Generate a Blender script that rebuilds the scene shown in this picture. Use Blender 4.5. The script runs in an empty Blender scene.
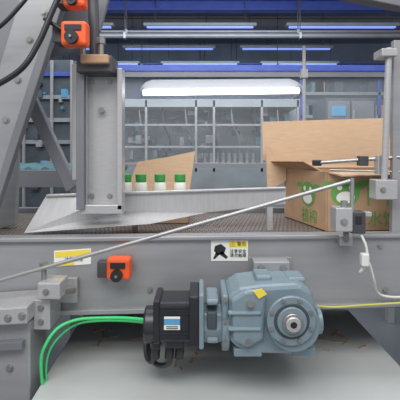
import bpy, bmesh, math, random
from mathutils import Vector, Matrix
random.seed(7)
S=bpy.context.scene
S.view_settings.view_transform='Standard'
CZ=1.35; CY=-1.2
def P(u,v,y):
    d=y-CY
    return Vector(((u-200)*d/400, y, CZ-(v-150)*d/400))
def lin(c):
    c=c/255
    return c/12.92 if c<=0.04045 else ((c+0.055)/1.055)**2.4
def mat(name,rgb,rough=0.5,metal=0.0,var=0.12,scale=12,bump=0.0,emit=0,stretch=None,alpha=1.0,emitcol=None):
    m=bpy.data.materials.new(name); m.use_nodes=True
    nt=m.node_tree; b=nt.nodes['Principled BSDF']
    col=[lin(c) for c in rgb]
    tc=nt.nodes.new('ShaderNodeTexCoord'); mp=nt.nodes.new('ShaderNodeMapping')
    nt.links.new(tc.outputs['Object'],mp.inputs['Vector'])
    if stretch: mp.inputs['Scale'].default_value=stretch
    n=nt.nodes.new('ShaderNodeTexNoise'); n.inputs['Scale'].default_value=scale; n.inputs['Detail'].default_value=5
    nt.links.new(mp.outputs[0],n.inputs['Vector'])
    r=nt.nodes.new('ShaderNodeValToRGB')
    r.color_ramp.elements[0].position=0.3; r.color_ramp.elements[1].position=0.7
    r.color_ramp.elements[0].color=[c*(1-var) for c in col]+[1]
    r.color_ramp.elements[1].color=[min(1,c*(1+var)) for c in col]+[1]
    nt.links.new(n.outputs['Fac'],r.inputs['Fac']); nt.links.new(r.outputs['Color'],b.inputs['Base Color'])
    b.inputs['Roughness'].default_value=rough; b.inputs['Metallic'].default_value=metal
    b.inputs['Alpha'].default_value=alpha
    if bump:
        bp=nt.nodes.new('ShaderNodeBump'); bp.inputs['Strength'].default_value=bump; bp.inputs['Distance'].default_value=0.002
        nt.links.new(n.outputs['Fac'],bp.inputs['Height']); nt.links.new(bp.outputs[0],b.inputs['Normal'])
    if emit:
        ec=emitcol or rgb
        b.inputs['Emission Color'].default_value=[lin(c) for c in ec]+[1]; b.inputs['Emission Strength'].default_value=emit
    return m
M=dict(
 frame=mat('stainless_frame',(154,155,158),.38,.3,.06,4,.03,stretch=(1,1,10)),
 frame_d=mat('painted_dark_frame',(118,120,126),.42,.15,.08,6),
 steel=mat('brushed_steel',(182,182,184),.3,.4,.06,30,.08,stretch=(1,1,12)),
 steelb=mat('plate_steel',(180,180,181),.34,.35,.06,14,.05,stretch=(8,1,1)),
 chrome=mat('chrome_rod',(165,165,165),.4,.6,.03),
 table=mat('table_plate',(190,194,193),.35,.1,.05,5),
 bolt=mat('bolt_steel',(160,158,156),.3,.7,.1),
 black=mat('black_plastic',(36,37,41),.35,0,.15),
 blackm=mat('black_motor_paint',(46,47,52),.3,.2,.15),
 dark=mat('dark_steel',(78,78,82),.5,.3,.2),
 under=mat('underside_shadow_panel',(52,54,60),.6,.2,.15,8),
 gear=mat('gearbox_paint',(122,139,148),.34,.12,.06,18,.12),
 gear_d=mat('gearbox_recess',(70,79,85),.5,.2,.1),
 card=mat('cardboard',(202,172,142),.85,0,.06,20,.1,stretch=(1,1,6)),
 card_d=mat('cardboard_inner',(180,148,118),.9,0,.08,20,.1),
 scrap=mat('cardboard_scrap',(176,144,112),.9,0,.1,20),
 green=mat('green_ink',(98,156,78),.7,0,.05),
 cap=mat('green_cap',(64,158,78),.4,0,.05),
 white=mat('white_plastic',(238,238,232),.4,0,.02),
 label=mat('label_white',(228,228,222),.6,0,.02),
 yellow=mat('label_yellow',(232,206,74),.6,0,.03),
 orange=mat('orange_plastic',(236,94,42),.4,0,.05),
 blue=mat('blue_paint',(66,88,172),.4,.1,.12),
 lblue=mat('label_blue',(84,150,190),.5,0,.05),
 belt=mat('brown_belt_link',(118,108,101),.5,.2,.2,60),
 bed=mat('belt_bed_plate',(76,69,66),.6,.2,.15,20),
 gcab=mat('green_cable_jacket',(60,200,115),.4,0,.05),
 ycab=mat('yellow_cable_jacket',(205,200,90),.5,0,.05),
 wcab=mat('white_cable_jacket',(215,215,212),.5,0,.03),
 floor=mat('factory_floor',(92,96,100),.35,0,.15,3),
 wall=mat('factory_wall',(118,130,148),.8,0,.2,1.5),  # colour raised so haze is painted into the wall
 ceil=mat('factory_ceiling',(100,106,122),.8,0,.2,1.5),  # haze lightening is part of this ceiling colour
 mid=mat('machine_panel',(140,148,152),.45,.15,.1,5),
 mid_d=mat('machine_recess',(78,88,96),.5,.1,.2,8),
 teal=mat('teal_roller',(90,128,136),.4,.2,.2,8),
 tube=mat('fluorescent_tube',(255,255,255),.5,0,0,emit=3.5),
 strip=mat('ceiling_strip_lamp',(150,170,240),.5,0,0,emit=.7,emitcol=(140,165,255)),
 diff=mat('lamp_reflector',(160,163,170),.6,0,.02),
)
ac=bpy.data.materials.new('haze_acrylic'); ac.use_nodes=True; nt=ac.node_tree; nt.nodes.clear()  # pale diffuse share paints glare haze into the pane
o_=nt.nodes.new('ShaderNodeOutputMaterial'); t_=nt.nodes.new('ShaderNodeBsdfTransparent'); d_=nt.nodes.new('ShaderNodeBsdfDiffuse'); mx_=nt.nodes.new('ShaderNodeMixShader')
n_=nt.nodes.new('ShaderNodeTexNoise'); n_.inputs['Scale'].default_value=2.5; n_.inputs['Detail'].default_value=4
mr_=nt.nodes.new('ShaderNodeMapRange'); mr_.inputs['To Min'].default_value=.03; mr_.inputs['To Max'].default_value=.13
d_.inputs['Color'].default_value=(.75,.8,.85,1)
nt.links.new(n_.outputs['Fac'],mr_.inputs['Value']); nt.links.new(mr_.outputs[0],mx_.inputs[0]); nt.links.new(t_.outputs[0],mx_.inputs[1]); nt.links.new(d_.outputs[0],mx_.inputs[2])
nt.links.new(mx_.outputs[0],o_.inputs[0])
M['acrylic']=ac
def emp(name):
    e=bpy.data.objects.new(name,None); S.collection.objects.link(e); return e
def fin(name,bm,m,par,bevel=0,smooth=False,seg=2):
    me=bpy.data.meshes.new(name); bm.normal_update(); bm.to_mesh(me); bm.free()
    o=bpy.data.objects.new(name,me); S.collection.objects.link(o)
    me.materials.append(m)
    if smooth:
        for p in me.polygons: p.use_smooth=True
        try:
            me.set_sharp_from_angle(angle=math.radians(40))
        except Exception: pass
    if bevel:
        md=o.modifiers.new('bevel','BEVEL'); md.width=bevel; md.segments=seg; md.limit_method='ANGLE'
    if par: o.parent=par
    return o
def box(name,c,s,m,par=None,rot=None,bevel=0.002):
    bm=bmesh.new(); bmesh.ops.create_cube(bm,size=1)
    bmesh.ops.scale(bm,vec=s,verts=bm.verts)
    if rot: 
        from mathutils import Euler
        bmesh.ops.rotate(bm,verts=bm.verts,cent=(0,0,0),matrix=Euler(rot).to_matrix())
    bmesh.ops.translate(bm,verts=bm.verts,vec=Vector(c))
    return fin(name,bm,m,par,bevel)
def pbox(name,u0,v0,u1,v1,y,t,m,par=None,bevel=0.002):
    a=P(u0,v0,y); b=P(u1,v1,y)
    return box(name,((a.x+b.x)/2,y+t/2,(a.z+b.z)/2),(abs(b.x-a.x),t,abs(a.z-b.z)),m,par,None,bevel)
def cyl(name,p1,p2,r,m,par=None,seg=24,r2=None,bevel=0):
    p1=Vector(p1);p2=Vector(p2); d=p2-p1
    bm=bmesh.new()
    bmesh.ops.create_cone(bm,cap_ends=True,segments=seg,radius1=r,radius2=r if r2 is None else r2,depth=d.length)
    q=Vector((0,0,1)).rotation_difference(d.normalized()).to_matrix()
    bmesh.ops.rotate(bm,verts=bm.verts,cent=(0,0,0),matrix=q)
    bmesh.ops.translate(bm,verts=bm.verts,vec=(p1+p2)/2)
    return fin(name,bm,m,par,bevel,smooth=seg>8)
def prism(name,pts,y,t,m,par=None,bevel=0.0015,yy=None):
    bm=bmesh.new()
    f=[]
    for i,(u,v) in enumerate(pts):
        f.append(bm.verts.new(P(u,v,y if yy is None else yy[i])))
    face=bm.faces.new(f)
    r=bmesh.ops.extrude_face_region(bm,geom=[face])
    vs=[g for g in r['geom'] if isinstance(g,bmesh.types.BMVert)]
    bmesh.ops.translate(bm,verts=vs,vec=(0,t,0))
    bmesh.ops.recalc_face_normals(bm,faces=bm.faces)
    return fin(name,bm,m,par,bevel)
def plate(name,pts,t,m,par=None,bevel=0):
    bm=bmesh.new(); vs=[bm.verts.new(Vector(p)) for p in pts]; face=bm.faces.new(vs); face.normal_update()
    n=face.normal.copy()
    r=bmesh.ops.extrude_face_region(bm,geom=[face])
    bmesh.ops.translate(bm,verts=[g for g in r['geom'] if isinstance(g,bmesh.types.BMVert)],vec=n*t)
    bmesh.ops.recalc_face_normals(bm,faces=bm.faces)
    return fin(name,bm,m,par,bevel)
def tube(name,pts,r,m,par=None):
    pts=[Vector(p) for p in pts]; out=[]
    for i in range(len(pts)-1):
        p0=pts[max(i-1,0)];p1=pts[i];p2=pts[i+1];p3=pts[min(i+2,len(pts)-1)]
        for k in range(8):
            t=k/8
            out.append(.5*((2*p1)+(p2-p0)*t+(2*p0-5*p1+4*p2-p3)*t*t+(3*p1-p0-3*p2+p3)*t**3))
    out.append(pts[-1])
    cu=bpy.data.curves.new(name,'CURVE'); cu.dimensions='3D'; cu.bevel_depth=r; cu.bevel_resolution=4; cu.use_fill_caps=True
    sp=cu.splines.new('POLY'); sp.points.add(len(out)-1)
    for a,b in zip(sp.points,out): a.co=(*b,1)
    o=bpy.data.objects.new(name,cu); S.collection.objects.link(o); cu.materials.append(m)
    if par: o.parent=par
    return o
def text(name,s,loc,size,m,par,rot=(math.pi/2,0,0)):
    cu=bpy.data.curves.new(name,'FONT'); cu.body=s; cu.size=size; cu.extrude=0.0002
    cu.align_x='CENTER'; cu.align_y='CENTER'
    o=bpy.data.objects.new(name,cu); S.collection.objects.link(o); cu.materials.append(m)
    o.location=loc; o.rotation_euler=rot; o.parent=par
    return o
def bolt(u,v,y,r,par,m=None,name='bolt'):
    c=P(u,v,y)
    cyl(name,c+Vector((0,.001,0)),c-Vector((0,.006,0)),r,m or M['bolt'],par,6)
    cyl(name+'_washer',c+Vector((0,.001,0)),c-Vector((0,.002,0)),r*1.45,m or M['bolt'],par,16)

# ---------------- room ----------------
box('floor',(0,2.7,-.05),(14,11,.1),M['floor'],bevel=0)
box('wall_back',(0,8.1,1.9),(14,.2,3.9),M['wall'],bevel=0)
box('ceiling',(0,5.2,3.85),(14,6.0,.1),M['ceil'],bevel=0)
for i in range(5):
    y=3.0+i*1.15
    e=emp('ceiling_strip_light')
    x0=-1.2+(i%2)*.5
    for k in range(3):
        xx=x0+k*1.9-1.2
        box('lamp_tray',(xx,y,3.02),(1.5,.10,.04),M['mid'],e)
        box('lamp_strip',(xx,y,2.99),(1.42,.05,.02),M['strip'],e)
        for sx in(-.6,.6): cyl('hanger',(xx+sx,y,3.04),(xx+sx,y,3.81),.006,M['dark'],e,8)
for i,(y,z,m) in enumerate([(4.2,3.3,'blue'),(6.6,2.95,'blue'),(5.4,3.45,'frame_d')]):
    e=emp('overhead_beam')
    box('flange_top',(0,y,z+.07),(11,.14,.02),M[m],e); box('flange_bottom',(0,y,z-.07),(11,.14,.02),M[m],e); box('web',(0,y,z),(11,.02,.14),M[m],e)
    for sx in(-4,0,4): cyl('hanger',(sx,y,z+.08),(sx,y,3.81),.012,M['dark'],e,8)
e=emp('overhead_pipe_run')
for y,z,r_ in((3.6,2.72,.03),(3.7,2.8,.02),(5.0,2.62,.05)):
    cyl('pipe',(-5,y,z),(5,y,z),r_,M['frame_d'],e,16)
    for sx in(-3,-.9,1.2,3.4):
        box('pipe_clamp',(sx,y,z),(.03,r_*2.4,r_*2.4),M['mid'],e); cyl('hanger',(sx,y,z),(sx,y,3.8),.006,M['dark'],e,8)

# ---------------- rear guard frame with its lamp ----------------
g=emp('rear_guard_frame')
Y=1.9
pbox('top_rail',96,65,470,71,Y,.07,M['blue'],g)
pbox('rail_lip',96,71,470,77,Y+.01,.05,M['frame_d'],g)
for u in(113,392):
    a=P(u,64,Y); box('post',(a.x,Y+.04,a.z/2),(.05,.06,a.z),M['frame'],g)
pbox('mid_rail',96,163,470,168,Y,.05,M['frame'],g)
pbox('added_haze_pane',116,77,389,163,Y+.04,.006,M['acrylic'],g,0)  # pane added to wash out the machines behind it
# lamp fixed to the guard frame
a=P(143,92.5,1.82);b=P(299,90.5,1.82)
cyl('lamp_tube',a,b,.024,M['tube'],g,20)
prism('lamp_reflector',[(140,88),(145,82),(152,79.5),(290,78.5),(297,81),(303,86),(302,89),(140,92)],1.87,.04,M['diff'],g,.01)
for u,vv in((143,92.5),(299,90.5)):
    c=P(u,vv,1.82); box('lamp_end_cap',(c.x,1.84,c.z+.01),(.02,.08,.065),M['mid'],g,bevel=.01)
    cyl('lamp_bracket',(c.x,1.88,c.z+.03),(c.x,1.92,c.z+.10),.008,M['dark'],g,8)

# ---------------- background machines ----------------
f=emp('bottle_filling_machine')
Y=3.0
def bx(n,u0,v0,u1,v1,y,t,m): pbox(n,u0,v0,u1,v1,y,t,M[m],f)
bx('back_panel',108,100,298,172,Y+.5,.03,'mid')
bx('header',108,99,300,107,Y,.5,'mid')
bx('base',108,168,300,300,Y,.48,'mid')
for u in(110,146,196,214,262,298): bx('upright',u-1.2,100,u+1.2,172,Y,.04,'frame')
for v in(124,146): bx('crossbar',108,v,300,v+2,Y+.02,.04,'frame')
for i in range(110):
    u=random.uniform(112,288); v=random.uniform(108,164); w=random.uniform(2,10);h=random.uniform(2,9)
    bx('module',u,v,u+w,v+h,Y+random.uniform(.1,.45),.05,random.choice(['mid_d','mid_d','teal','frame','white','frame_d','mid','teal','belt','dark','mid_d']))
for i in range(9):
    p=P(205+i*6,163,Y+.2); cyl('bottle',p,p+Vector((0,0,.11)),.022,M['frame'],f,12); cyl('bottle_cap',p+Vector((0,0,.11)),p+Vector((0,0,.14)),.015,M['teal'],f,12)
for i in range(8):
    u=116+i*23; tube('pipe',[P(u,104,Y+.1),P(u+2,125,Y+.1),P(u+8,140,Y+.15),P(u+8,166,Y+.2)],.012,M['chrome' if i%2 else 'dark'],f)
c=emp('control_cabinet')
pbox('body',326,98,376,300,3.0,.5,M['mid_d'],c)
pbox('door',328,101,350,290,2.985,.015,M['frame_d'],c); pbox('door',352,101,374,290,2.985,.015,M['frame_d'],c)
pbox('screen',332,106,346,116,2.975,.01,M['lblue'],c); pbox('handle',353,110,355,122,2.965,.02,M['chrome'],c)
c=emp('storage_rack')
for u in(300,378,410,450): pbox('upright',u,80,u+3,420,4.4,.05,M['blue'],c)
for v in(92,115,138,165): pbox('shelf',300,v,453,v+3,4.4,.5,M['mid'],c)
for i in range(26):
    u=304+random.random()*136;v=random.choice([92,115,138]); pbox('carton',u,v-10,u+9,v,4.45,.3,random.choice([M['card'],M['mid'],M['frame'],M['teal'],M['mid_d']]),c)
r=emp('roller_conveyor')
for y in(.9,1.7):
    box('side_rail',(-1.7,y,1.2),(2.3,.04,.09),M['blue' if y>1 else 'frame_d'],r)
for i in range(26):
    x=-2.8+i*.09; cyl('roller',(x,.92,1.23),(x,1.68,1.23),.03,M['teal'],r,16)
for x in(-2.7,-1.7,-.65):
    for y in(.9,1.7): box('leg',(x,y,.58),(.05,.05,1.16),M['frame_d'],r)
w=emp('wrapping_machine')
pbox('cabinet',-120,60,72,300,2.6,.8,M['mid_d'],w)
for v in(72,95,118,140): pbox('cross_rail',-120,v,72,v+4,2.55,.05,M['blue' if v<80 else 'mid'],w)
for u in(-60,-10,22,50,70): pbox('upright',u,60,u+2.5,300,2.52,.03,M['frame'],w)
for i in range(60):
    u=random.uniform(-60,62);v=random.uniform(78,185); pbox('module',u,v,u+random.uniform(2,9),v+random.uniform(2,10),2.5+random.random()*.05,.06,random.choice([M['teal'],M['mid'],M['lblue'],M['frame'],M['dark'],M['teal'],M['mid_d']]),w)

# ---------------- conveyor ----------------
k=emp('packing_conveyor')
def beam(n,u0,v0a,v1a,u1,v0b,v1b,y,t,m,bev=.003): return prism(n,[(u0,v0a),(u1,v0b),(u1,v1b),(u0,v1a)],y,t,M[m],k,bev)
beam('side_beam',-60,242,318,460,236,303,0,.03,'frame')
beam('beam_flange_top',-60,239,243.5,460,233.5,237.5,-.012,.05,'frame')
beam('beam_flange_bottom',-60,314,319,460,301,306,-.015,.06,'frame')
box('far_beam',(.1,.54,.95),(2.4,.03,.30),M['frame_d'],k)
box('underside_shade_pan',(.1,.28,.87),(2.4,.5,.01),M['under'],k)  # dark sheet added to stand in for shade below the belt
box('underside_shade_sheet',(.1,.50,.79),(2.4,.01,.18),M['under'],k)  # added dark sheet, paints the shadow band between beam and tray
box('belt_bed',(.1,.28,1.042),(2.4,.48,.03),M['bed'],k)
for x in(-.95,.1,1.1):
    box('cross_member',(x,.28,.96),(.05,.5,.06),M['frame_d'],k)
for x in(-1.05,1.25):
    for y in(.06,.52): box('leg',(x,y,.5),(.06,.05,1.0),M['frame_d'],k)
bm=bmesh.new()
nx=170
for i in range(nx):
    for j in range(15):
        x=-1.1+i*.0141+(.007 if j%2 else 0); y=.05+j*.031
        mt=Matrix.Translation((x,y+.015,1.072))@Matrix.Diagonal((.0118,.029,.014,1))
        bmesh.ops.create_cube(bm,size=1,matrix=mt)
fin('belt_links',bm,M['belt'],k,0)
bm=bmesh.new()
for i in range(110):
    x=-1.1+i*.0218
    bmesh.ops.create_cone(bm,cap_ends=True,segments=10,radius1=.008,radius2=.008,depth=.02,matrix=Matrix.Translation((x,.035,1.075))@Matrix.Rotation(math.pi/2,4,'X'))
fin('chain_pins',bm,M['belt'],k,0,smooth=False)
for u,v in((150,290),(380,246),(385,290),(20,300)): bolt(u,v,0,.006,k)
pbox('splice_plate',249,257,292,284,-.006,.008,M['frame'],k)
for u,v in((256,262),(286,262),(264,262),(278,262),(256,279),(286,279)): bolt(u,v,-.006,.006,k)

gr=emp('guide_rail')
prism('rail_plate',[(122,193),(286,188),(286,204),(205,213),(122,212)],.15,.006,M['steelb'],gr)
prism('infeed_ramp',[(46,196),(122,193),(122,212),(205,213),(150,224),(24,233)],.15,.004,M['steelb'],gr,0,yy=[.15,.15,.15,.146,.05,.03])
prism('rail_top_lip',[(46,194.5),(286,187),(286,189),(46,197)],.14,.02,M['steel'],gr)
for u in(135,270): 
    c=P(u,205,.156); box('stand_off',(c.x,.17,1.12),(.02,.03,.09),M['steel'],gr)
hb=emp('hanging_bracket')
pbox('left_cheek',76,68,84,210,.02,.11,M['frame_d'],hb)
pbox('front_plate',84,70,120,210,.07,.008,M['steel'],hb)
pbox('right_cheek',117,68,122,210,.03,.05,M['steel'],hb)
pbox('left_flange',84,72,87,210,.045,.03,M['steel'],hb)
pbox('foot',80,205,122,214,.03,.06,M['steel'],hb)
pbox('rear_bracket_plate',72,64,80,180,.1,.01,M['steelb'],hb)
pbox('clamp_block',76,55,112,72,-.01,.09,M['dark'],hb,.004)
pbox('clamp_jaw',80,54,108,63,-.03,.05,M['card_d'],hb,.004)
for u in(83,101):
    cyl('clamp_screw',P(u,57,.0),P(u,42,.0),.009,M['bolt'],hb,12)
    c=P(u,44,0); cyl('clamp_screw_head',c,c+Vector((0,0,.018)),.014,M['bolt'],hb,6)
cyl('support_rod',P(92,-30,.03),P(95,56,.03),.016,M['dark'],hb)
for u,v in((92,82),(110,82),(92,196),(110,196)): bolt(u,v,.07,.006,hb)
cyl('slot_stud',P(101,110,.066),P(101,110,.05),.009,M['bolt'],hb)
sp_=emp('slender_guard_post')
a=P(304,46,.62); cyl('post_bar',(a.x,.62,0),(a.x,.62,a.z),.008,M['steel'],sp_,16)
cyl('base_flange',(a.x,.62,0),(a.x,.62,.012),.04,M['steel'],sp_,24)
c=P(304,74,.62); box('post_clamp',(c.x,.62,c.z),(.03,.03,.04),M['steel'],sp_)

# ---------------- bottles ----------------
for u,y in((126,.31),(141,.31),(160,.31),(180,.31)):
    d=y-CY; x=(u-200)*d/400; z0=1.084
    bm=bmesh.new()
    prof=[(.021,0),(.024,.004),(.024,.12),(.0235,.130),(.021,.142),(.019,.147)]
    n=24; rings=[]
    for rr,zz in prof:
        rings.append([bm.verts.new((x+rr*math.cos(2*math.pi*i/n),y+rr*math.sin(2*math.pi*i/n),z0+zz)) for i in range(n)])
    for A,B in zip(rings,rings[1:]):
        for i in range(n): bm.faces.new((A[i],A[(i+1)%n],B[(i+1)%n],B[i]))
    bm.faces.new(rings[0][::-1]); bm.faces.new(rings[-1])
    e=emp('drink_bottle')
    fin('bottle_body',bm,M['white'],e,0,True)
    cyl('cap',(x,y,z0+.149),(x,y,z0+.175),.0205,M['cap'],e,24,bevel=.002)
    cyl('cap_ring',(x,y,z0+.145),(x,y,z0+.149),.020,M['cap'],e,24)

bc=emp('open_carton')
x0,x1,y0,y1,zb,zt=-.33,-.045,.275,.45,1.081,1.15
box('carton_bottom',((x0+x1)/2,(y0+y1)/2,zb+.0005),(x1-x0,y1-y0,.003),M['card_d'],bc,bevel=0)
box('wall_front',((x0+x1)/2,y0,(zb+zt)/2),(x1-x0,.004,zt-zb),M['card'],bc,bevel=0)
box('wall_rear',((x0+x1)/2,y1,(zb+zt+.02)/2),(x1-x0,.004,zt-zb+.02),M['card'],bc,bevel=0)
box('wall_left',(x0,(y0+y1)/2,(zb+zt)/2),(.004,y1-y0,zt-zb),M['card'],bc,bevel=0)
box('wall_right',(x1,(y0+y1)/2,(zb+zt)/2),(.004,y1-y0,zt-zb),M['card_d'],bc,bevel=0)
plate('flap_rear',[(x0+.02,y1,zt+.02),(x1-.0,y1,zt+.02),(x1+.025,y1+.03,zt+.195),(x1-.09,y1+.03,zt+.17),(x0+.07,y1+.03,zt+.15)],.003,M['card'],bc)
plate('flap_left',[(x0,y0+.02,zt),(x0,y1,zt),(x0-.03,y1,zt+.10),(x0-.03,y0+.05,zt+.08)],.003,M['card_d'],bc)

# printed carton
pc=emp('printed_carton')
zb=1.083
A=Vector((.42,.12,zb)); B=Vector((.82,.16,zb)); C=Vector((.79,.44,zb)); D=Vector((.345,.42,zb))
H=Vector((0,0,.195))
def wallp(n,a,b,h,m): return plate(n,[a,b,b+h,a+h],.004,M[m],pc)
wallp('front_wall',A,B,H,'card_d'); wallp('side_wall',D,A,H,'card_d'); wallp('rear_wall',C,D,H,'card_d'); wallp('end_wall',B,C,H,'card_d')
plate('carton_bottom',[A,B,C,D],.003,M['card_d'],pc)
q1=P(262,122,.45); q2=P(263,160,.43)
plate('flap_rear',[D+H,C+H,C+H+Vector((-.01,.03,.205)),q1,q2],.004,M['card'],pc)
plate('flap_side',[D+H+Vector((0,-.01,.0)),A+H+Vector((0,.05,0)),A+H+Vector((-.06,.07,.035)),D+H+Vector((-.07,-.01,.03))],.004,M['card_d'],pc)
plate('flap_side_lower',[D+H+Vector((-.083,-.03,.09)),D+H+Vector((-.004,-.03,.05)),D+H+Vector((-.002,-.03,-.05)),D+H+Vector((-.08,-.045,-.09))],.004,M['card'],pc)
plate('flap_front',[A+H,B+H,B+H+Vector((0,-.05,-.005)),A+H+Vector((.03,-.055,-.008))],.004,M['card'],pc)
fd=(B-A).normalized(); fn=Vector((fd.y,-fd.x,0)); fa=math.atan2(fd.y,fd.x)
sd=(A-D).normalized(); sn=Vector((sd.y,-sd.x,0)); sa=math.atan2(sd.y,sd.x)
def onf(s,h): return A+fd*s+Vector((0,0,h))+fn*.005
def ons(s,h): return D+sd*s+Vector((0,0,h))+sn*.005
text('print_title','个椰',onf(.19,.12),.10,M['green'],pc,(math.pi/2,0,fa))
text('print_caption','平水饮料',onf(.19,.035),.055,M['green'],pc,(math.pi/2,0,fa))
text('print_small','植榨',ons(.2,.03),.055,M['green'],pc,(math.pi/2,0,sa))
def disc(n,c,rx,rz,ang,m):
    dx=Vector((math.cos(ang),math.sin(ang),0))
    bm=bmesh.new(); vs=[bm.verts.new(c+dx*rx*math.cos(t*math.pi/12)+Vector((0,0,rz*math.sin(t*math.pi/12)))) for t in range(24)]
    bm.faces.new(vs); fin(n,bm,m,pc)
def mascot(on,nn,cx,cz,ang,s):
    disc('print_mascot_face',on(cx,cz),.05*s,.045*s,ang,M['green'])
    disc('print_mascot_muzzle',on(cx,cz-.015*s)+nn*.001,.032*s,.02*s,ang,M['label'])
    for q in(-.02,.02): disc('print_mascot_eye',on(cx+q*s,cz+.018*s)+nn*.001,.009*s,.009*s,ang,M['label'])
    for q in(-.06,.06): disc('print_mascot_ear',on(cx+q*s,cz+.03*s),.022*s,.009*s,ang,M['green'])
mascot(ons,sn,.19,.11,sa,1.0)
mascot(onf,fn,.06,.125,fa,1.0)

# ---------------- long guide rod & clamps ----------------
rd=emp('adjusting_rod')
cyl('rod',P(-30,289,-.1),P(350,181,-.1),.0056,M['chrome'],rd,16)
cl=emp('rod_clamp_stand')
pbox('clamp_block',37,283,60,300,-.12,.07,M['steel'],cl,.004)
pbox('base_angle',33,300,50,330,-.1,.09,M['steelb'],cl,.003)
cyl('clamp_screw',P(44,284,-.09),P(44,266,-.09),.007,M['bolt'],cl,12)
c=P(44,268,-.09); cyl('screw_head',c,c+Vector((0,0,.014)),.012,M['bolt'],cl,6)
pbox('side_plate',60,278,77,303,-.02,.015,M['steelb'],cl)
cyl('cross_pin',P(50,292,-.11),P(74,290,-.04),.01,M['bolt'],cl)
for u,v in((46,292),(41,308),(41,322)): bolt(u,v,-.12 if v<300 else -.1,.006,cl)
lf=emp('machine_frame_post')
prism('post_face',[(-40,326),(30,322),(30,620),(-40,640)],-.12,.12,M['frame'],lf,.004)
prism('post_cap',[(-40,312),(27,307),(27,324),(-40,328)],-.15,.14,M['steelb'],lf,.003)
prism('post_rail',[(-40,345),(22,342),(22,350),(-40,354)],-.14,.02,M['frame_d'],lf)
for u,v in((8,318),(22,316),(10,368)): bolt(u,v,-.15 if v<330 else -.12,.007,lf)

se=emp('photo_sensor')
pbox('mount_block',336,208,353,232,-.11,.05,M['steel'],se,.003)
pbox('sensor_body',352,212,366,234,-.1,.035,M['dark'],se,.003)
pbox('sensor_lens',356,216,362,224,-.103,.004,M['black'],se,.001)
pbox('mount_plate',333,212,372,217,-.075,.02,M['steel'],se,.002)
cyl('mount_stem',P(346,232,-.08),P(346,240,-.02),.008,M['bolt'],se)
pbox('stem_foot',340,236,353,246,-.025,.025,M['steel'],se)
c=P(344,208,-.09); cyl('thumb_screw',c,c+Vector((0,0,.02)),.01,M['bolt'],se,12)
bolt(344,222,-.11,.007,se)
cyl('clamp_post',P(352,178,-.09),P(352,212,-.09),.006,M['chrome'],se,12)
tube('sensor_cable',[P(360,233,-.09),P(366,246,-.1),P(367,262,-.1),P(360,272,-.09),P(368,262,-.08),P(374,280,-.07),P(378,293,-.03),P(392,297,-.02),P(420,296,-.02)],.0036,M['wcab'],se)
pbox('cable_tie_plug',362,254,370,267,-.112,.02,M['wcab'],se,.004)

rp=emp('guide_post')
cyl('round_bar',P(389,48,.0),P(384,186,.0),.0095,M['steel'],rp,20)
prism('flat_upright',[(394,40),(420,40),(420,236),(392,236)],.02,.02,M['frame'],rp)
pbox('bar_clamp',376,180,398,200,-.02,.05,M['steel'],rp,.003)
pbox('bar_clamp_top',382,48,398,56,-.02,.06,M['steel'],rp,.003)
bolt(383,190,-.02,.006,rp)
cyl('side_arm',P(316,163,.1),P(402,157,.02),.006,M['bolt'],rp,12)
cyl('side_arm_lower',P(330,170,.08),P(402,172,.02),.0035,M['bolt'],rp,12)
pbox('arm_head',314,160,322,166,.09,.025,M['black'],rp,.003)
pbox('arm_collar',360,156,369,166,.04,.03,M['dark'],rp,.003)
pbox('arm_collar',378,155,386,174,.02,.03,M['steel'],rp,.003)

# ---------------- upper left machine structure ----------------
ul=emp('inclined_machine_strut')
prism('arm',[(28,-30),(72,-30),(-14,230),(-50,230)],.02,.05,M['frame'],ul,.004)
prism('arm_edge',[(64,-30),(74,-30),(-8,222),(-16,222)],-.01,.03,M['frame_d'],ul,.003)
prism('upper_panel',[(-40,-30),(116,-30),(100,30),(80,48),(40,62),(-40,70)],.12,.02,M['frame_d'],ul,.003)
prism('lower_arm',[(20,95),(32,90),(76,186),(66,192)],.16,.03,M['frame_d'],ul,.003)
prism('side_plate',[(-40,95),(20,88),(16,225),(-40,238)],.18,.02,M['frame'],ul,.003)
for u,v in((30,40),(18,80),(6,120),(12,150),(44,12)): bolt(u,v,.02 if v not in(150,) else .18,.008,ul)
hd=emp('upper_header_beam')
prism('header_face',[(100,-40),(470,-40),(470,20),(330,-8),(116,-6)],.3,.06,M['frame_d'],hd,.004)
tube('black_hose',[P(66,-20,-.1),P(52,12,-.11),P(38,44,-.12),P(20,70,-.13),P(-14,90,-.13),P(-40,96,-.1)],.008,M['black'],ul)
tube('black_hose',[P(40,-20,-.05),P(20,6,-.06),P(-5,30,-.06),P(-40,44,-.05)],.006,M['black'],ul)

def indicator(u0,v0,u1,v1,y):
    e=emp('position_indicator'); cu=(u0+u1)/2; cv=(v0+v1)/2
    pbox('housing',u0,v0,u1,v1,y,.045,M['orange'],e,.009)
    pbox('display',u0+4,v0+4,u1-5,v0+10,y-.003,.006,M['black'],e,.001)
    c=P(cu-1,cv+5,y); cyl('hub',c+Vector((0,.002,0)),c-Vector((0,.014,0)),(u1-u0)*.0007,M['black'],e,24)
    cyl('hub_screw',c-Vector((0,.013,0)),c-Vector((0,.019,0)),.004,M['bolt'],e,6)
    return e
e=indicator(106,259,130,281,-.06)
pbox('mount_tab',97,262,108,278,-.03,.03,M['dark'],e)
e=indicator(60,20,86,45,-.1)
pbox('mount_tab',52,24,62,42,-.08,.06,M['dark'],e)
cyl('lever',P(62,30,-.09),P(44,18,-.1),.006,M['black'],e,12)
e=indicator(62,-16,84,6,-.1)
pbox('mount_tab',54,-10,64,4,-.08,.06,M['dark'],e)

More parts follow.
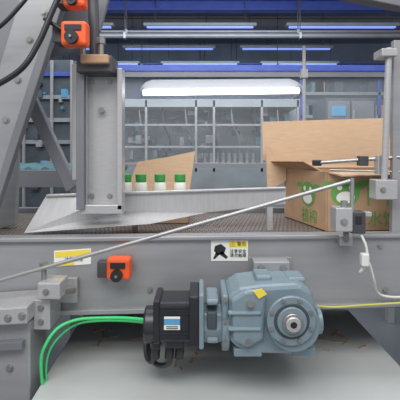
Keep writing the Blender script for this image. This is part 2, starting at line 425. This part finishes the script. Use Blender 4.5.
# ---------------- labels ----------------
wl=emp('warning_label')
pbox('label_plate',211,240,248,261,-.0022,.002,M['label'],wl,0)
pbox('label_header',229,241,247,247,-.0032,.001,M['yellow'],wl,0)
text('label_text','⚠ 警告',P(238,244,-.0036),.014,M['black'],wl)
text('label_lines','注意安全\n请勿触摸',P(238,253.5,-.0036),.0125,M['black'],wl)
prism('pictogram_body',[(215,246),(221,244),(226,248),(224,254),(218,255),(214,251)],-.003,.0006,M['black'],wl,0)
prism('pictogram_leg',[(222,251),(228,257),(226,259),(219,254)],-.003,.0006,M['black'],wl,0)
prism('pictogram_leg',[(216,252),(213,259),(215,259),(220,254)],-.003,.0006,M['black'],wl,0)
wl=emp('caution_label')
prism('label_plate',[(54,251),(91,248.5),(91,264),(54,267)],-.0022,.002,M['label'],wl,0)
prism('label_header',[(55,252),(90,249.5),(90,255),(55,257.5)],-.0032,.001,M['yellow'],wl,0)
prism('label_footer',[(55,262),(74,260.7),(74,265),(55,266.3)],-.0032,.001,M['yellow'],wl,0)
text('label_text','注意 安全',P(74,259.5,-.0036),.013,M['black'],wl,)

# ---------------- gear motor ----------------
gm=emp('gear_motor')
def gb(n,u0,v0,u1,v1,y,t,m='gear',bev=.006): return pbox(n,u0,v0,u1,v1,y,t,M[m],gm,bev)
def gc(n,u,v,ya,yb,r,m='gear',seg=40,bev=.002,r2=None):
    c=P(u,v,ya); return cyl(n,c,Vector((c.x,yb,c.z)),r,M[m],gm,seg,r2,bevel=bev)
ym=-.12
def gx(n,u0,u1,v,r,m='gear',seg=40,bev=.003,r2=None):
    a=P(u0,v,ym);b=P(u1,v,ym); return cyl(n,a,b,r,M[m],gm,seg,r2,bevel=bev)
gx('encoder_cap',145,158,324,.048,'blackm',32,.006)
gb('servo_housing',157,303,192,343,ym-.05,.1,'blackm',.008)
for v in(307,313,333,339): gb('cooling_rib',160,v,190,v+1.6,ym-.053,.006,'black',.0005)
gb('servo_rear_flange',153,301,160,345,ym-.053,.106,'black',.005)
gb('servo_front_flange',189,297,199,348,ym-.06,.12,'blackm',.004)
gb('servo_label',164,317,180,330,ym-.0525,.004,'label',.0003)
gb('servo_label_band',164,319,180,325,ym-.0535,.003,'lblue',.0003)
for v in(326.5,328.3): gb('servo_label_line',166,v,178,v+.7,ym-.0535,.003,'black',0)
gb('connector_box',166,341,184,349,ym-.045,.05,'black',.003)
gb('connector_box',152,343,160,350,ym-.04,.04,'black',.003)
for u in (156,170,180):
    cyl('cable_gland',P(u,347,ym-.02),P(u-1,358,ym-.02),.012,M['black'],gm,12,bevel=.001)
tube('power_cable',[P(170,356,ym-.02),P(168,364,ym-.01),P(158,365,ym+.02),P(150,356,ym+.06),P(146,330,ym+.09)],.007,M['black'],gm)
tube('encoder_cable',[P(155,356,ym-.02),P(151,362,ym),P(146,354,ym+.03),P(146,330,ym+.08)],.006,M['black'],gm)
gb('adapter_plate',199,295,204,350,ym-.065,.13,'gear',.004)
gx('adapter_neck',203,222,322,.052,'gear',8,.004)
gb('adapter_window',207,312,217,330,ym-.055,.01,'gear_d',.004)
gb('adapter_rib',206,300,219,306,ym-.05,.1,'gear'); gb('adapter_rib',206,338,219,344,ym-.05,.1,'gear')
gx('input_flange',221,228,320,.074,'gear',40,.003)
gb('input_flange_square',222,296,229,346,ym-.07,.14,'gear',.01)
for v in(299,320,342): bolt_c=P(225,v,ym-.07); cyl('flange_bolt',bolt_c,bolt_c-Vector((0,.008,0)),.006,M['bolt'],gm,6)
def gp(n,pts,y,t,m='gear',bev=.006): return prism(n,pts,y,t,M[m],gm,bev)
gp('housing',[(228,297),(240,289),(262,286),(300,284),(312,291),(316,304),(316,336),(311,350),(300,356),(246,354),(236,348),(228,340)],ym-.07,.14,'gear',.012)
gp('bevel_stage_cover',[(231,300),(246,291),(262,291),(266,300),(264,340),(248,349),(233,342)],ym-.085,.02,'gear',.008)
gb('housing_rib',228,312,262,316,ym-.09,.02); gb('housing_rib',228,328,262,332,ym-.09,.02)
gc('output_boss',291,320,ym-.06,ym-.1,.068,r2=.062)
gc('output_flange',291,320,ym-.1,ym-.108,.06)
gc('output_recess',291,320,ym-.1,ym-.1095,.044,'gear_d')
gc('bearing_ring',291,320,ym-.1,ym-.115,.036)
gc('hollow_shaft',291,320,ym-.1,ym-.124,.024,'bolt')
gc('shaft_end',291,320,ym-.1,ym-.13,.018,'steel')
gc('shaft_bore',291,320,ym-.1,ym-.1305,.009,'black')
for i in range(8):
    t=i*math.pi/4+.39; c=P(291,320,ym-.108); p=c+Vector((.052*math.cos(t),0,.052*math.sin(t)))
    cyl('cover_bolt',p,p-Vector((0,.006,0)),.005,M['bolt'],gm,6)
gb('top_lug',256,276,272,290,ym-.03,.07); gb('top_lug',288,278,306,290,ym-.03,.07)
gx('side_boss',315,320,320,.035)
gb('foot',234,349,262,357,ym-.07,.13,'gear',.003); gb('foot',292,349,316,357,ym-.07,.13,'gear',.003)
gc('oil_plug',250,303,ym-.084,ym-.094,.009,'bolt',6,0); gc('oil_plug',249,341,ym-.084,ym-.094,.008,'bolt',6,0)
gp('rating_plate',[(253,291),(262,289),(267,294),(259,299)],ym-.088,.003,'yellow',0)
gb('torque_bracket',254,262,290,281,-.07,.07,'frame',.003)
for u in(261,283): bolt(u,268,-.07,.007,gm)

gcab=emp('green_cable')
tube('cable',[P(147,320,-.08),P(125,318,-.06),P(98,318,-.05),P(76,320,-.06),P(58,328,-.08),P(46,344,-.1),P(41,362,-.1),P(44,400,-.09)],.0045,M['gcab'],gcab)
tube('cable',[P(147,323,-.06),P(125,321,-.04),P(98,321,-.03),P(78,324,-.04),P(62,334,-.06),P(50,350,-.08),P(46,372,-.08),P(50,410,-.07)],.003,M['gcab'],gcab)
yc=emp('yellow_cable')
tube('cable',[P(300,304,.02),P(330,307,-.03),P(365,305,-.03),P(430,301,-.03)],.0026,M['ycab'],yc)

# ---------------- table ----------------
tb=emp('catch_tray_table')
zt=.69
def T(x,y,z=zt): return (x,y,z)
plate('tray_top',[T(-.43,-.35),T(.60,-.35),T(.60,.42),T(-.46,.42)],.012,M['table'],tb,.002)
box('rear_lip',(.06,.42,zt+.012),(1.06,.006,.03),M['table'],tb)
for x in(-.38,.55):
    for y in(-.28,.36): box('leg',(x,y,.345),(.05,.05,.69),M['frame_d'],tb)
box('apron',(.08,-.33,.65),(.98,.03,.05),M['frame_d'],tb)
sc=bmesh.new()
pts_=[]
for i in range(12): pts_.append((random.uniform(-.42,-.2),random.uniform(.1,.36)))
for i in range(4): pts_.append((random.uniform(-.1,.02),random.uniform(-.02,.1)))
for i in range(7): pts_.append((random.uniform(.40,.56),random.uniform(.08,.30)))
for x,y in pts_:
    ln=random.uniform(.015,.055); a=random.uniform(0,3.14)
    mt=Matrix.Translation((x,y,zt+.0135))@Matrix.Rotation(a,4,'Z')@Matrix.Diagonal((ln,random.uniform(.003,.009),.002,1))
    bmesh.ops.create_cube(sc,size=1,matrix=mt)
fin('cardboard_scraps',sc,M['scrap'],None,0)
rf=emp('lower_side_frame')
box('rail',(1.05,.3,.55),(.5,.08,.08),M['frame_d'],rf); box('post',(.86,.3,.3),(.06,.06,.6),M['frame_d'],rf); box('post',(1.25,.3,.3),(.06,.06,.6),M['frame_d'],rf)
box('base',(1.05,.3,.02),(.6,.4,.04),M['frame'],rf)

# ---------------- lights ----------------
def area(n,loc,rot,sx,sy,e,col):
    L=bpy.data.lights.new(n,'AREA'); L.shape='RECTANGLE'; L.size=sx; L.size_y=sy; L.energy=e; L.color=col
    o=bpy.data.objects.new(n,L); S.collection.objects.link(o); o.location=loc; o.rotation_euler=rot
area('hall_light',(-.3,-1.8,3.2),(math.radians(32),0,0),3.0,1.2,85,(1,.98,.96))
area('hall_light',(.3,.6,3.3),(0,0,0),3,1,50,(.95,.97,1))
area('hall_light',(0,2.6,2.9),(math.radians(30),0,0),3,.6,60,(.88,.93,1))
area('hall_light',(0,5.5,2.9),(math.radians(20),0,0),5,.6,100,(.8,.88,1))
W=bpy.data.worlds.new('world'); S.world=W; W.use_nodes=True
W.node_tree.nodes['Background'].inputs[0].default_value=(.88,.90,.94,1); W.node_tree.nodes['Background'].inputs[1].default_value=.6

bpy.context.view_layer.update()
for e in [o for o in S.objects if o.type=='EMPTY']:
    pts=[c.matrix_world@Vector(b) for c in e.children for b in c.bound_box]
    if not pts: continue
    mn=Vector([min(p[i] for p in pts) for i in range(3)]);mx=Vector([max(p[i] for p in pts) for i in range(3)])
    e.location=((mn.x+mx.x)/2,(mn.y+mx.y)/2,mn.z)
    e.empty_display_size=.05
    for c in e.children: c.matrix_parent_inverse=Matrix.Translation(-e.location)
cam=bpy.data.cameras.new('camera'); co=bpy.data.objects.new('camera',cam); S.collection.objects.link(co)
co.location=(0,CY,CZ); co.rotation_euler=(math.pi/2,0,0)
cam.sensor_width=36; cam.lens=36; cam.shift_y=-.125; cam.clip_start=.02
S.camera=co
